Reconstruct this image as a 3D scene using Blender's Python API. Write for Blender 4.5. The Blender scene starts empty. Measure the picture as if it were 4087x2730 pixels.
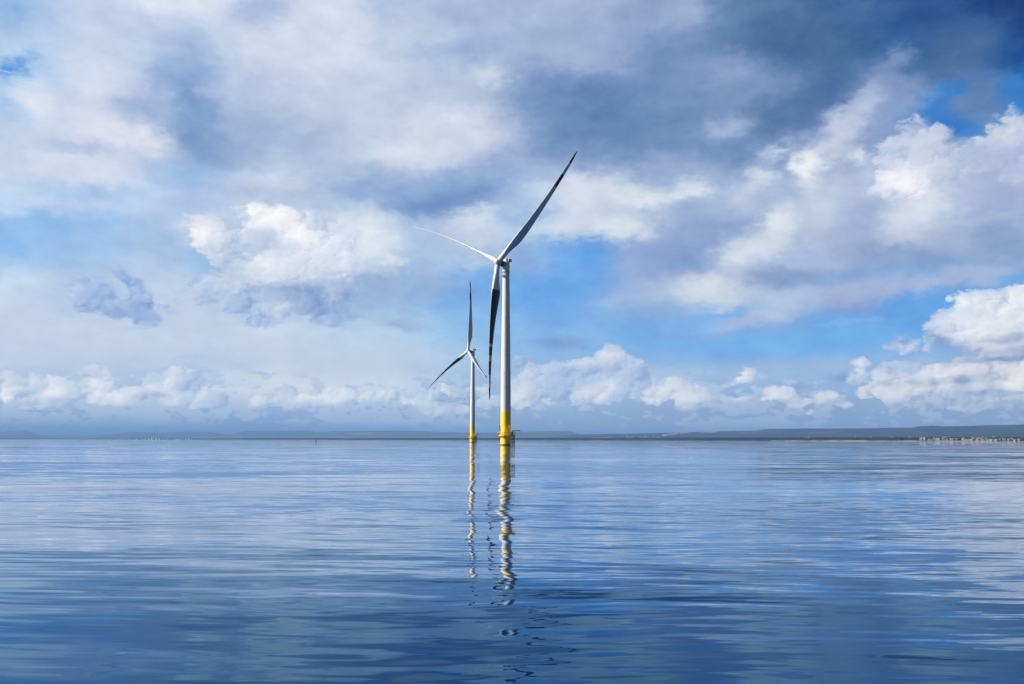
import bpy, bmesh, math, random
import numpy as np
from mathutils import Vector, Matrix

R = math.radians
scene = bpy.context.scene
COL = scene.collection

# ---------------------------------------------------------------- camera
FOC = 3750.0                      # focal length in pixels of a 4087 x 2730 frame
CAM_H = 2.53
PITCH = math.atan((1755.5 - 1365.0) / FOC)
ROLL = R(0.10)
cam_data = bpy.data.cameras.new("camera")
cam_data.sensor_width = 36.0
cam_data.lens = 36.0 * FOC / 4087.0
cam_data.clip_start = 0.1
cam_data.clip_end = 200000.0
cam = bpy.data.objects.new("camera", cam_data)
COL.objects.link(cam)
cam.location = (0.0, 0.0, CAM_H)
cam.rotation_euler = (Matrix.Rotation(R(90) + PITCH, 3, 'X') @ Matrix.Rotation(ROLL, 3, 'Z')).to_euler()
scene.camera = cam

scene.view_settings.view_transform = 'Standard'
scene.view_settings.look = 'None'
scene.view_settings.exposure = 0.8
scene.view_settings.gamma = 1.0
scene.cycles.use_denoising = True
scene.cycles.denoising_prefilter = 'ACCURATE'
scene.cycles.denoising_input_passes = 'RGB_ALBEDO_NORMAL'
scene.cycles.max_bounces = 6
scene.cycles.volume_bounces = 0
scene.cycles.sample_clamp_indirect = 6.0

# ---------------------------------------------------------------- sun
SUN_EL, SUN_AZ = R(35), R(-94)    # azimuth from +Y towards +X
sdir = Vector((math.sin(SUN_AZ) * math.cos(SUN_EL), math.cos(SUN_AZ) * math.cos(SUN_EL), math.sin(SUN_EL)))
sun_data = bpy.data.lights.new("sun", 'SUN')
sun_data.energy = 5.0
sun_data.angle = R(0.5)
sun_data.color = (1.0, 0.955, 0.88)
sun = bpy.data.objects.new("sun", sun_data)
COL.objects.link(sun)
sun.rotation_euler = sdir.to_track_quat('Z', 'Y').to_euler()

# ---------------------------------------------------------------- sky
HAZE_COLOR, HAZE_DENSITY = (0.22, 0.43, 0.84, 1), 4.8e-5
BLADE_PITCH = 80.0
AZ_HALF, EL_TOP = 32.0, 30.0      # window of sky whose cloud layout is laid down, in degrees
NU, NV = 220, 200


def srgb(h):
    h = h.lstrip('#')
    return np.array([int(h[i:i + 2], 16) / 255.0 for i in (0, 2, 4)])


def lin(h):
    c = srgb(h)
    return tuple(np.where(c <= 0.04045, c / 12.92, ((c + 0.055) / 1.055) ** 2.4))


gu = np.linspace(-AZ_HALF, AZ_HALF, NU)
gv = np.linspace(0.0, EL_TOP, NV) 
GA, GE = np.meshgrid(np.radians(gu), np.radians(gv))           # [NV, NU]


def dir_to_sheet(a, e):
    """Where a direction of the sky lies on the cloud chart the strokes below are listed in."""
    x, y, z = np.sin(a) * np.cos(e), np.cos(a) * np.cos(e), np.sin(e)
    yc, zc = y * math.cos(PITCH) + z * math.sin(PITCH), -y * math.sin(PITCH) + z * math.cos(PITCH)
    return (2043.5 + FOC * x / yc) / 1.7413, (1365.0 - FOC * zc / yc) / 1.7413


PX, PY = dir_to_sheet(GA, GE)
CHART = {'A': (0, 0), 'B': (1350, 0), 'C': (2687, 0), 'D': (0, 850), 'E': (1350, 850), 'F': (2687, 850)}

GRID_ROWS = [0, 110, 220, 330, 440, 550, 660, 770, 880, 945, 1000]
GRID = """9dbbe6 c3d0ec c9d3ee d5daf2 b9c8e6 a9bada a8b7d9 9aaad0 6d8ab3 4d73a8 33579a 1c3f7e
b5cbec c0cfeb b2c3e2 d0d8ef c5d0ea b5c4e2 a5b6d8 93a6cf 6b86b2 51749f 3d639c 315a9a
a8c6ef d3dbf2 9fb2da c0cde8 c2cee8 b3c2e0 7f98c6 7f97c4 8398c2 5d7cab 7d93bf 4f7cb8
c6d2ec d6daf0 8fa8d0 aabbdb c4cee8 c6cde8 829ac6 7590bb 7f98c2 98a8cf 8da3cc b8c5e0
c2d3f0 c3d2ee b3c6ea bdcae6 a3b8dc 87a1d0 c3d0ea b0c0de a9badc b7c3df c4cde6 b0bedd
93bcee a6c6f0 b8cae8 b4c8ea b4c8ea a9bfe0 7fabe6 93acd8 b4c1de b3c0dd a3b3d5 98abd0
c6d4ed b9cbea c3d0ea a8bedf a3badf 7faeea 74a8ec a0b6de b0bedd 8eaad9 74a6e8 7caeec
cad6ee cbd7ee cad7ee c9d6ee bfd4ef 9cc3ee 8dbaec 86b6ec 7fb2ee 7fb2ee 86b4ea 9cbce6
bccde8 c0d0ea bccdea cad6ea bccdea a6c0e6 a9c0e6 a3bce4 9fbae2 a0bae2 b4c6e2 c3cfe2
a4b8dc a4badd a4bbdf a6bcdf a8bcde a4b7db a4b8da a3b5d6 a2b4d4 a4b5d3 a6b4d0 a8b5d0
a4b8d6 a4b9d8 a4b9d8 a5b9d8 a5b9d8 a5b9d8 a5b8d6 a5b7d4 a5b5d2 a5b4d0 a5b3cc a5b1c8"""
gcol = np.array([[srgb(h) for h in r.split()] for r in GRID.split('\n')])      # [rows, 12, 3]
gxs = np.linspace(0, 2347, 12)


def smooth(t):
    t = np.clip(t, 0, 1)
    return t * t * (3 - 2 * t)


def grid_colour():
    fx = np.clip(PX / 2347 * 11, 0, 10.999)
    ix = fx.astype(int)
    tx = smooth(fx - ix)[..., None]
    rows = np.array(GRID_ROWS, float)
    iy = np.clip(np.searchsorted(rows, PY) - 1, 0, len(rows) - 2)
    ty = smooth((PY - rows[iy]) / (rows[iy + 1] - rows[iy]))[..., None]
    g = gcol
    top = g[iy, ix] * (1 - tx) + g[iy, ix + 1] * tx
    bot = g[iy + 1, ix] * (1 - tx) + g[iy + 1, ix + 1] * tx
    return top * (1 - ty) + bot * ty


# strokes: chart, x, y, rx, ry, turn, colour, weight.  b = soft veil, k = heaped cloud, s = shade or light on a heaped cloud, h = gap
STROKES = """
b A 60 440 130 55 5 5f95de .95
b A 50 450 90 9 12 d2def4 .9
b A 185 365 40 30 20 7aa6e4 .7
b A 20 20 70 35 0 8fb7ea .7
b A 200 660 190 95 20 dfe1f4 .85
b A 850 900 290 95 18 dfe0f3 .95
b A 1000 740 260 110 0 a3b6da .7
b A 1200 480 210 130 10 94abd8 .75
b A 1290 740 130 180 -10 819cca .85
b A 1350 600 60 50 0 bccaea .6
b A 1100 600 60 50 0 aabde2 .5
b A 1150 80 260 110 10 dde1f6 .85
b A 1200 170 150 70 0 b9c9e6 .6
b A 1750 80 200 110 0 a6b9dc .75
b A 2250 180 160 160 0 dadcf4 .9
b A 1950 430 350 120 15 cfd5ec .6
b A 480 960 240 42 5 b0c2e5 .7
b A 520 1150 360 70 8 d5daf0 .75
b A 560 1250 380 55 6 a4c4ef .6
b A 200 1480 520 85 -3 93baec .85
b A 1200 1150 260 75 0 a4c0ec .75
b A 1800 1190 350 50 5 d0d9ee .55
b A 600 330 200 120 30 d5dcf2 .6
b A 420 230 160 50 30 b3c7e8 .5
b A 1700 860 300 90 10 a5b7dc .5
b B 950 480 130 65 0 d2daef .8
b B 900 290 380 70 -12 9fb3d9 .8
b B 750 850 360 200 0 cdd4eb .75
b B 480 1000 260 110 0 d8dcef .85
b B 780 780 90 60 0 dbe1f5 .7
b B 200 560 300 80 0 c5d0e9 .7
b B 60 200 130 160 0 d2d8f1 .8
b B 150 790 150 100 0 c5d1ea .6
b B 1350 640 260 160 0 8097c5 .85
b B 1750 720 280 160 0 6d8ab7 .85
b B 1600 880 170 60 0 748ebd .8
b B 1700 400 300 90 -10 a5b3d6 .6
b B 2100 380 220 170 0 7a92be .8
b B 1300 90 450 110 -8 abbadb .6
b B 600 1340 300 60 -4 7f9acd .9
b B 350 1250 350 60 4 93aad8 .75
b B 1100 1150 420 70 -6 a0b7dd .7
b B 900 1440 320 60 -8 c5d2eb .8
b B 1650 1250 240 120 -10 dee1f3 .9
b B 1950 1300 320 80 -6 dce0ef .9
b B 1550 1380 170 80 0 d5dcef .7
b B 2200 1100 220 130 0 a3b3d9 .7
b B 1130 1440 45 28 0 8cafe2 .8
b B 880 1480 130 60 0 cfd8eb .6
b C 900 150 380 210 0 55759f .85
b C 1800 120 550 130 10 48699a .85
b C 2250 40 300 100 0 2f4f82 .9
b C 850 660 330 190 -25 5d7aa7 .9
b C 400 430 210 100 0 95a7d0 .85
b C 100 80 150 110 0 9fadd3 .85
b C 330 830 170 75 -10 abbbdc .85
b C 60 650 200 120 0 7f96c1 .7
b C 620 560 200 100 0 8398c3 .8
b C 1400 600 260 210 -35 8d9fcb .85
b C 1500 380 110 60 -20 97a8d3 .8
b C 1900 350 320 150 -10 5f7ba3 .75
b C 2000 620 220 160 -25 6b87b5 .85
b C 1500 760 170 110 0 92a4d0 .7
b C 1840 560 55 65 25 4283d0 .95
b C 1750 660 65 100 30 4886d2 .9
b C 2260 560 110 90 -20 4282cf .95
b C 1800 800 220 75 15 4a82cc .95
b C 2250 720 90 50 0 3d84d6 .95
b C 2010 860 140 55 0 5a8acf .9
b C 1200 720 100 220 38 b5c0de .9
b C 1150 860 140 120 0 c4cce5 .9
b C 700 970 120 45 -15 c5d2eb .85
b C 940 1040 80 90 20 dfe4f3 .95
b C 560 1130 90 80 -40 d5dcef .9
b C 450 1280 70 160 15 c4cee7 .9
b C 1080 980 110 75 0 cfd4e7 .75
b C 1280 1030 60 50 30 e1e5f1 .9
b C 860 1150 100 50 50 f0f2f9 .95
b C 880 1090 60 90 20 eef0f8 .95
b C 1010 1100 50 20 -20 e3e8f4 .95
b C 130 1260 130 70 -10 d8dfef .85
b C 100 1350 230 42 -6 a5b8d7 .7
b C 100 1480 260 80 0 b0c1e0 .6
b C 400 1500 220 90 -30 94a8d5 .85
b C 680 1460 110 150 35 d9dff0 .9
b C 900 1350 130 180 20 c3cde6 .7
b C 1250 1250 220 150 0 b7c4e3 .75
b C 1200 1460 240 100 -10 a5b6dc .8
b C 2000 1350 330 160 0 a8b6db .75
b C 1660 1400 170 190 10 d3d8eb .9
b C 2050 1470 170 38 -18 c3cde4 .75
b C 2100 1000 130 110 0 b5c2df .7
k C 1600 790 50 60 10 c9d1e6 .9
k C 1560 950 150 110 0 ccd5ea .95
k C 1730 880 110 60 -10 d5dcee .95
k C 1640 1060 200 160 0 cfd6ea .95
k C 1860 1060 160 130 0 c3cce4 .95
k C 2030 900 70 40 -20 dfe3f0 .9
k C 2150 790 60 80 10 d9dfee .95
k C 2220 870 130 140 0 dbe0ef .95
k C 2110 1010 140 120 0 b7c3df .95
k C 2270 1060 110 130 0 b3c0df .95
k C 1500 1180 190 170 0 d0d8eb .9
s C 1560 1220 130 110 0 f4f4fa .95
s C 1480 970 40 40 0 a9b9da .7
s C 1950 1020 50 130 15 aebcdc .7
b D 1080 190 70 60 0 aac1e6 .7
b D 840 185 60 22 0 b4c8ea .6
b D 1330 320 200 80 0 98bfee .6
k D 1330 150 140 130 0 f1f2f9 .95
k D 1480 200 180 110 10 dce3f2 .95
k D 1560 360 130 130 0 c6d3ea .9
k D 1490 450 70 130 0 e1e7f3 .95
k D 1750 40 220 100 15 f7f8fc .95
k D 2010 120 200 150 20 eff1fa .7
k D 2240 120 170 140 0 eff1f9 .5
k D 1750 250 280 190 0 dde4f2 .95
k D 1950 360 370 140 0 e6eaf5 .8
k D 2200 300 260 200 0 e4e9f4 .5
s D 1560 310 110 140 0 b0c3e3 .95
s D 1480 70 130 60 -20 b9c8e5 .9
s D 2130 60 130 70 0 c0cce6 .85
s D 1330 130 110 90 0 f8f7fb .9
s D 1760 20 200 60 10 fcfbfd .95
s D 2000 110 80 110 -40 f6f5fb .9
s D 1700 200 120 60 -30 b6c8e6 .9
s D 1720 310 110 110 -20 eef1f8 .8
s D 1850 430 260 60 4 eceff7 .8
k D 1850 560 280 100 0 9fb5da .9
k D 2150 550 270 120 0 94acd5 .65
k D 1760 690 120 100 0 a9c1e4 .85
k D 2180 700 130 60 -6 a7c0e7 .85
k D 1560 600 130 70 -20 b0c6e8 .7
k D 1380 540 110 60 -30 aec4e6 .65
k D 1330 430 100 50 0 b3c6e7 .6
k D 1200 480 90 40 -20 b9cae9 .5
s D 1840 590 100 60 0 d9e1ef .85
s D 2160 530 60 70 0 cfdaec .7
k D 790 395 62 58 0 afc3e8 .95
k D 850 480 75 80 20 abc1e7 .95
k D 910 590 120 125 0 a9c0e6 .95
k D 640 565 110 100 20 a9c0e6 .95
k D 545 480 45 45 30 a6bee6 .9
k D 740 640 230 45 0 a5bde4 .95
k D 980 680 90 60 0 a6bee6 .9
k D 1080 605 70 20 0 acc2e8 .7
s D 760 600 60 40 0 bccdea .7
b D 920 757 90 12 0 adc2e6 .8
b D 1100 540 90 22 0 b5c7e8 .7
b D 1110 640 60 18 0 b0c4e8 .7
b D 1240 945 120 9 0 b9c9e6 .8
b D 1190 1045 180 14 4 afc5e8 .8
b D 1000 1075 150 26 0 bccde9 .6
b D 1560 1132 130 16 0 b0c6e8 .8
b D 1730 1072 50 10 0 9ab8e4 .8
b D 540 1240 760 130 0 b0c5e6 .6
k D 45 1100 70 70 0 e4e8f4 .95
k D 45 1205 70 50 0 eceef6 .95
k D 230 1120 160 80 0 cfdaee .8
k D 380 1190 125 100 0 eff1f8 .95
k D 610 1040 75 50 0 dfe5f2 .9
k D 650 1150 115 130 0 e7ebf5 .95
k D 850 1215 150 55 -12 eceef7 .95
k D 1180 1100 95 95 0 f3f4fa .95
k D 1150 1190 190 80 0 ebeef7 .95
k D 1250 1150 105 110 0 c9d8ef .95
k D 1310 1210 80 60 0 e0e5f2 .9
k D 1400 1245 100 40 0 c8d5ec .85
k D 220 1260 120 50 0 d5deee .85
s D 1245 1120 70 90 10 b9cdec .8
s D 970 1212 125 36 -3 b0c3e3 .9
s D 420 1250 130 40 0 b4c8e6 .8
s D 470 1180 50 60 0 c9d6ec .6
s D 620 1060 70 25 10 b9cbe8 .7
s D 330 1120 130 40 0 c9d7ee .6
k D 1690 1240 80 42 -10 e6eaf3 .9
k D 1860 1190 100 50 -15 d0dbee .8
k D 1990 1240 120 55 -12 e8ebf5 .95
k D 2130 1240 120 55 0 e8ebf5 .95
k D 2240 1205 100 65 0 edeff7 .95
k D 2130 1165 60 24 0 d5deee .7
s D 2120 1275 260 24 0 b0c5e5 .7
b D 1100 1420 1400 70 0 8dabdb .6
b E 150 30 220 100 0 e1e6f3 .7
b E 60 300 320 200 0 d9e2f0 .75
b E 200 170 220 110 0 e0e6f3 .75
b E 370 340 60 60 0 eef0f8 .85
b E 60 340 90 70 0 e6ebf5 .8
b E 230 460 310 105 0 9db3d8 .85
b E 200 570 240 60 0 a7bde2 .75
b E 620 480 210 100 0 a3bae1 .75
b E 620 330 160 80 0 b4c6e6 .7
b E 60 690 130 32 -6 9fb6dd .85
b E 440 732 150 34 0 9cb3db .85
b E 520 700 90 40 -10 a9c0e4 .6
b E 900 120 230 120 0 c9d4ea .75
b E 1000 270 130 90 0 b9c9e6 .75
b E 870 310 40 50 0 d8e0f0 .7
b E 1000 370 80 60 0 86b3ee .6
b E 1300 330 230 100 0 a0b7e0 .7
b E 1620 90 470 75 -6 dbe0f0 .9
b E 1960 110 260 75 -4 dee2f0 .9
b E 1640 280 210 90 0 70a8ec .9
b E 1560 420 260 80 0 79adec .7
b E 2080 310 290 130 0 9badd8 .85
b E 2250 460 200 80 0 b5c1de .8
b E 2000 560 330 40 -6 abbfe4 .7
b E 2000 660 430 60 -3 9fb6df .75
b E 1700 680 420 70 0 7db0ee .5
b E 1480 845 190 34 -4 88a5d7 .9
b E 1560 820 60 26 -30 94add9 .6
b E 1350 735 90 24 0 8aadE2 .7
b E 400 1000 600 150 0 cfdaec .5
b E 1600 1180 750 130 0 a9c1e6 .65
k E 40 1200 70 45 0 dfe5f0 .9
k E 200 1210 100 45 0 d5dfee .85
k E 330 1200 90 55 0 d5dfee .85
k E 660 1140 50 52 0 e0e5f0 .85
k E 770 1195 90 42 0 d8e0ee .8
k E 580 1245 80 60 0 d3ddee .8
k E 640 1310 90 36 0 cddaec .75
k E 800 1290 90 36 0 cddaec .7
k E 430 1240 60 40 0 cfdbee .7
k E 930 1165 70 34 0 e3e7f0 .85
k E 1000 1245 90 50 0 d3ddee .8
s E 150 1250 190 34 0 b4c8e8 .7
k E 1200 1190 115 95 0 eeedf4 .95
k E 1290 1100 90 65 0 e8ebf4 .95
k E 1230 985 80 60 0 c0d1ec .75
k E 1420 1035 130 60 -15 d5e0f1 .9
k E 1500 1120 270 130 0 b9cce9 .9
k E 1780 945 110 65 0 f4f5f9 .95
k E 1640 985 70 34 0 eff1f7 .9
k E 1800 1010 190 60 0 d9e2f1 .9
k E 1900 1010 110 60 0 ccd9ee .9
k E 1780 1130 300 120 0 b4c9e9 .85
s E 1790 1140 95 48 -15 e6eaf3 .9
s E 1640 1185 95 40 -10 e6e9f1 .9
s E 1740 1225 36 42 0 eceaf0 .8
s E 1380 1260 90 36 0 e0e4ee .8
s E 1780 980 120 26 -6 d9e1f0 .6
k E 2100 1190 110 75 -25 e9ebf3 .95
k E 2200 1150 70 70 0 edeff6 .95
k E 2290 1235 60 65 0 eeedf3 .95
b E 2090 1050 330 60 0 b2c8e9 .7
b F 120 180 280 180 0 92a6d2 .85
b F 30 320 200 60 0 8fa6d6 .7
b F 620 130 150 200 30 d4daec .92
b F 660 50 120 80 0 e1e5f2 .92
b F 420 250 110 110 30 d4dbec .92
b F 240 480 190 95 0 d6dbeb .92
b F 330 560 150 60 0 cdd5e8 .7
b F 950 80 200 110 0 c3cde4 .7
b F 750 430 300 70 0 8fa4cc .9
b F 800 350 250 40 0 b0bddb .6
b F 1150 200 420 150 0 a5b3d6 .7
b F 1500 285 330 85 0 8fa6cf .85
b F 1550 80 170 110 0 ced5e9 .8
b F 1800 150 170 100 0 aab8d8 .6
b F 2150 150 220 110 0 95a8d2 .8
b F 2250 260 120 90 0 8ea4cf .8
b F 1900 400 420 66 -8 b3bedb .85
b F 1300 520 380 70 -6 b0badb .85
b F 1150 600 220 70 10 a5b0d6 .85
b F 1250 645 190 24 -2 97a5d1 .85
b F 620 680 340 80 -10 b5c2e2 .92
b F 700 580 280 60 -6 bccae7 .75
b F 520 775 360 22 -2 9dadd9 .85
b F 760 740 150 20 -6 93a6d6 .8
b F 150 795 180 30 0 8ba8de .85
b F 1500 650 160 60 0 74a9ea .6
b F 1650 600 420 70 -18 72a8ea .85
b F 1350 760 560 100 0 78aeee .8
b F 700 860 800 110 0 83b7f0 .6
b F 300 650 260 24 -6 82b4f0 .8
b F 1130 725 330 16 -3 98c0f0 .6
b F 550 1060 420 80 0 acc3e7 .75
k F 2150 590 300 115 0 f1f3f8 .95
k F 2260 520 210 60 0 f4f5fa .95
k F 2030 530 120 50 0 f1f3f9 .95
k F 1890 545 80 48 0 edf0f7 .95
k F 2060 700 260 140 0 eceef6 .95
k F 2250 720 160 160 0 eceef5 .95
k F 1800 735 125 75 0 e1e6f3 .95
k F 1770 800 120 70 0 d3dbee .9
k F 2120 850 270 110 0 e9eaf1 .95
k F 1560 870 140 60 0 c9d5ec .85
k F 1480 900 70 40 0 bfceea .7
k F 2200 1050 300 140 0 efedf1 .95
k F 1870 1080 260 120 0 ebeaef .95
k F 1400 1110 95 110 0 e6e8ef .95
k F 1680 1050 80 70 0 e8e9f0 .95
k F 1580 1130 150 66 0 e4e6ee .9
k F 1470 1195 70 40 0 e6e6ed .9
k F 1520 1020 120 50 0 c0d0ea .75
s F 2020 640 50 120 15 dbe1ee .6
s F 2150 680 130 80 0 e0e4ef .6
s F 1930 800 60 60 0 cfd8ea .6
s F 2080 560 120 50 0 e3e8f2 .5
s F 1760 845 90 42 20 8aa1cd .95
s F 1690 935 300 36 -4 9bafd9 .95
s F 2200 812 170 26 -14 a5b5d7 .9
s F 2000 850 150 14 -6 bcc8de .7
s F 2150 958 290 16 -5 8ea5d1 .95
s F 2270 885 80 42 0 a5b5d7 .9
s F 2100 915 180 22 0 c0c9dc .8
s F 1920 1108 76 38 0 8ba0c4 .95
s F 1720 1116 34 20 0 98abc9 .9
s F 1580 1116 70 20 -6 a0b3d3 .85
s F 1420 1130 50 24 0 a9b9d4 .8
s F 2110 1110 110 70 0 bac4d9 .85
s F 1900 1155 60 14 0 9fb1d0 .8
s F 2260 1120 80 60 0 f4f1f2 .8
s F 2050 1190 380 24 0 98aed6 .9
k F 1235 985 66 44 0 e4e8f2 .9
k F 1215 1080 58 66 0 d3dcec .85
k F 1265 1190 46 46 0 e7e8ef .9
b F 1100 1010 200 60 0 a9bfe5 .7
b F 1110 1086 80 24 -4 8aa4d5 .9
b F 840 1136 60 16 0 8eaada .85
b F 900 1000 130 16 0 9db5df .7
k F 480 1060 66 55 0 e6eaf3 .9
k F 390 1110 90 32 -20 e1e6f0 .85
k F 140 1215 105 64 -25 e8ebf2 .95
k F 70 1150 70 66 0 dfe5f0 .9
k F 310 1218 80 34 0 d5ddec .8
k F 470 1228 80 36 0 e0e4ee .85
k F 640 1180 84 55 0 ebedf3 .95
k F 745 1175 70 46 0 e3e7f0 .9
k F 820 1240 76 40 0 e3e5ed .85
k F 1010 1212 86 42 -10 e3e5ed .9
k F 880 1300 70 22 0 cfd9ea .75
k F 1130 1255 70 26 0 c9d5e9 .7
k F 1500 1260 110 40 0 b9c9e4 .6
k F 2000 1270 260 50 0 b9c5dc .6
s F 340 1112 44 14 0 93abd6 .85
s F 820 1232 46 12 0 9db2d8 .8
s F 150 1265 130 22 0 b0c3e2 .7
b F 1200 1330 1300 60 0 93add9 .5
b F 100 1340 40 50 0 b0bfdc .6
"""

bg = grid_colour()
kc = bg * 0.8 + 0.2 * srgb('dfe5f2')
cov = np.full((NV, NU), -1.0)
for ln in STROKES.strip().split('\n'):
    k, ch, X, Y, rx, ry, rot, hx, al = ln.split()
    ox, oy = CHART[ch]
    cx, cy = (ox + float(X) / 1.6507) / 1.7413, (oy + float(Y) / 1.6507) / 1.7413
    rx, ry = float(rx) / 2.8744, float(ry) / 2.8744
    t = R(float(rot))
    dx, dy = PX - cx, PY - cy
    qx, qy = (dx * math.cos(t) + dy * math.sin(t)) / rx, (-dx * math.sin(t) + dy * math.cos(t)) / ry
    d = np.sqrt(qx * qx + qy * qy)
    al = float(al)
    c = srgb(hx)
    if k == 'b':
        a = (al * np.exp(-0.8 * d ** 3.2))[..., None]
        bg = bg * (1 - a) + c * a
    elif k == 'k':
        a = al * (1 - smooth((d - 0.55) / 0.9))
        cov = np.maximum(cov, cov * (1 - a) + a)
        ak = (al * np.exp(-0.8 * d ** 2.4))[..., None]
        kc = kc * (1 - ak) + c * ak
    elif k == 's':
        a = (al * np.exp(-0.95 * d ** 2.4))[..., None]
        kc = kc * (1 - a) + c * a
        a2 = a * np.exp(-1.5 * np.maximum(0, -cov))[..., None] * (cov < 0)[..., None]
        bg = bg * (1 - a2) + c * a2
    else:
        a = al * (1 - smooth((d - 0.55) / 0.9))
        cov = cov * (1 - a) - a
tone, tone_k = np.array([0.991, 1.005, 0.992]), np.array([0.997, 1.003, 1.0])
chan = np.concatenate([bg * tone, kc * tone_k, cov[..., None] * 0.5], axis=2)          # [NV, NU, 7]
RANK = 76
wv = np.ones(7)
wr = np.where(gv < 9.0, 2.2, 1.0)[:, None, None]                         # the low heaps are small: fit them closer
M = (chan * wv * wr).transpose(0, 2, 1).reshape(NV * 7, NU)                   # rows: elevation x channel, columns: azimuth
mean = M.mean()
U_, S_, V_ = np.linalg.svd(M, full_matrices=False)
err = M - (U_[:, :RANK] * S_[:RANK]) @ V_[:RANK]
print("sky layout rms", float(np.sqrt((err ** 2).mean())))
FV = (U_[:, :RANK] * S_[:RANK]).reshape(NV, 7, RANK) / wv[None, :, None] / wr
FU = V_[:RANK]


class NT:
    """Small helper to write node trees."""
    def __init__(self, tree):
        self.t = tree

    def n(self, kind, **kw):
        nd = self.t.nodes.new(kind)
        for k, v in kw.items():
            setattr(nd, k, v)
        return nd

    def put(self, sock, v):
        if v is None:
            return
        if isinstance(v, bpy.types.NodeSocket):
            self.t.links.new(v, sock)
        else:
            sock.default_value = v

    def m(self, op, a, b=None, c=None, clamp=False):
        nd = self.n('ShaderNodeMath', operation=op, use_clamp=clamp)
        for i, v in enumerate((a, b, c)):
            self.put(nd.inputs[i], v)
        return nd.outputs[0]

    def v(self, op, a, b=None, c=None, scale=None):
        nd = self.n('ShaderNodeVectorMath', operation=op)
        for i, v in enumerate((a, b, c)):
            self.put(nd.inputs[i], v)
        if scale is not None:
            self.put(nd.inputs['Scale'], scale)
        return nd.outputs['Value'] if op in ('DOT_PRODUCT', 'LENGTH', 'DISTANCE') else nd.outputs['Vector']

    def xyz(self, x, y, z):
        nd = self.n('ShaderNodeCombineXYZ')
        for i, v in enumerate((x, y, z)):
            self.put(nd.inputs[i], v)
        return nd.outputs[0]

    def sep(self, v):
        nd = self.n('ShaderNodeSeparateXYZ')
        self.put(nd.inputs[0], v)
        return nd.outputs

    def noise(self, vec, scale, detail=4.0, rough=0.55, dims='3D', lac=2.0, w=None):
        nd = self.n('ShaderNodeTexNoise', noise_dimensions=dims)
        self.put(nd.inputs['Vector'], vec)
        nd.inputs['Scale'].default_value = scale
        nd.inputs['Detail'].default_value = detail
        nd.inputs['Roughness'].default_value = rough
        nd.inputs['Lacunarity'].default_value = lac
        return nd

    def mix(self, f, a, b):
        nd = self.n('ShaderNodeMix', data_type='RGBA')
        self.put(nd.inputs[0], f)
        self.put(nd.inputs[6], a)
        self.put(nd.inputs[7], b)
        return nd.outputs[2]

    def step(self, x, lo, hi, olo=0.0, ohi=1.0, kind='SMOOTHSTEP'):
        nd = self.n('ShaderNodeMapRange', interpolation_type=kind)
        self.put(nd.inputs[0], x)
        for i, v in enumerate((lo, hi, olo, ohi)):
            self.put(nd.inputs[1 + i], v)
        return nd.outputs[0]

    def ramp(self, x, stops, interp='LINEAR'):
        nd = self.n('ShaderNodeValToRGB')
        cr = nd.color_ramp
        cr.interpolation = interp
        while len(cr.elements) > 1:
            cr.elements.remove(cr.elements[-1])
        cr.elements[0].position = stops[0][0]
        cr.elements[0].color = (*stops[0][1], 1)
        for p, c in stops[1:]:
            e = cr.elements.new(p)
            e.color = (*c, 1)
        self.put(nd.inputs[0], x)
        return nd.outputs[0]


def fill_curve(curve, xs, ys):
    while len(curve.points) > 2:
        curve.points.remove(curve.points[1])
    curve.points[0].location = (float(xs[0]), float(ys[0]))
    curve.points[1].location = (float(xs[-1]), float(ys[-1]))
    for x, y in zip(xs[1:-1], ys[1:-1]):
        curve.points.new(float(x), float(y))
    for p in curve.points:
        p.handle_type = 'VECTOR'


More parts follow.
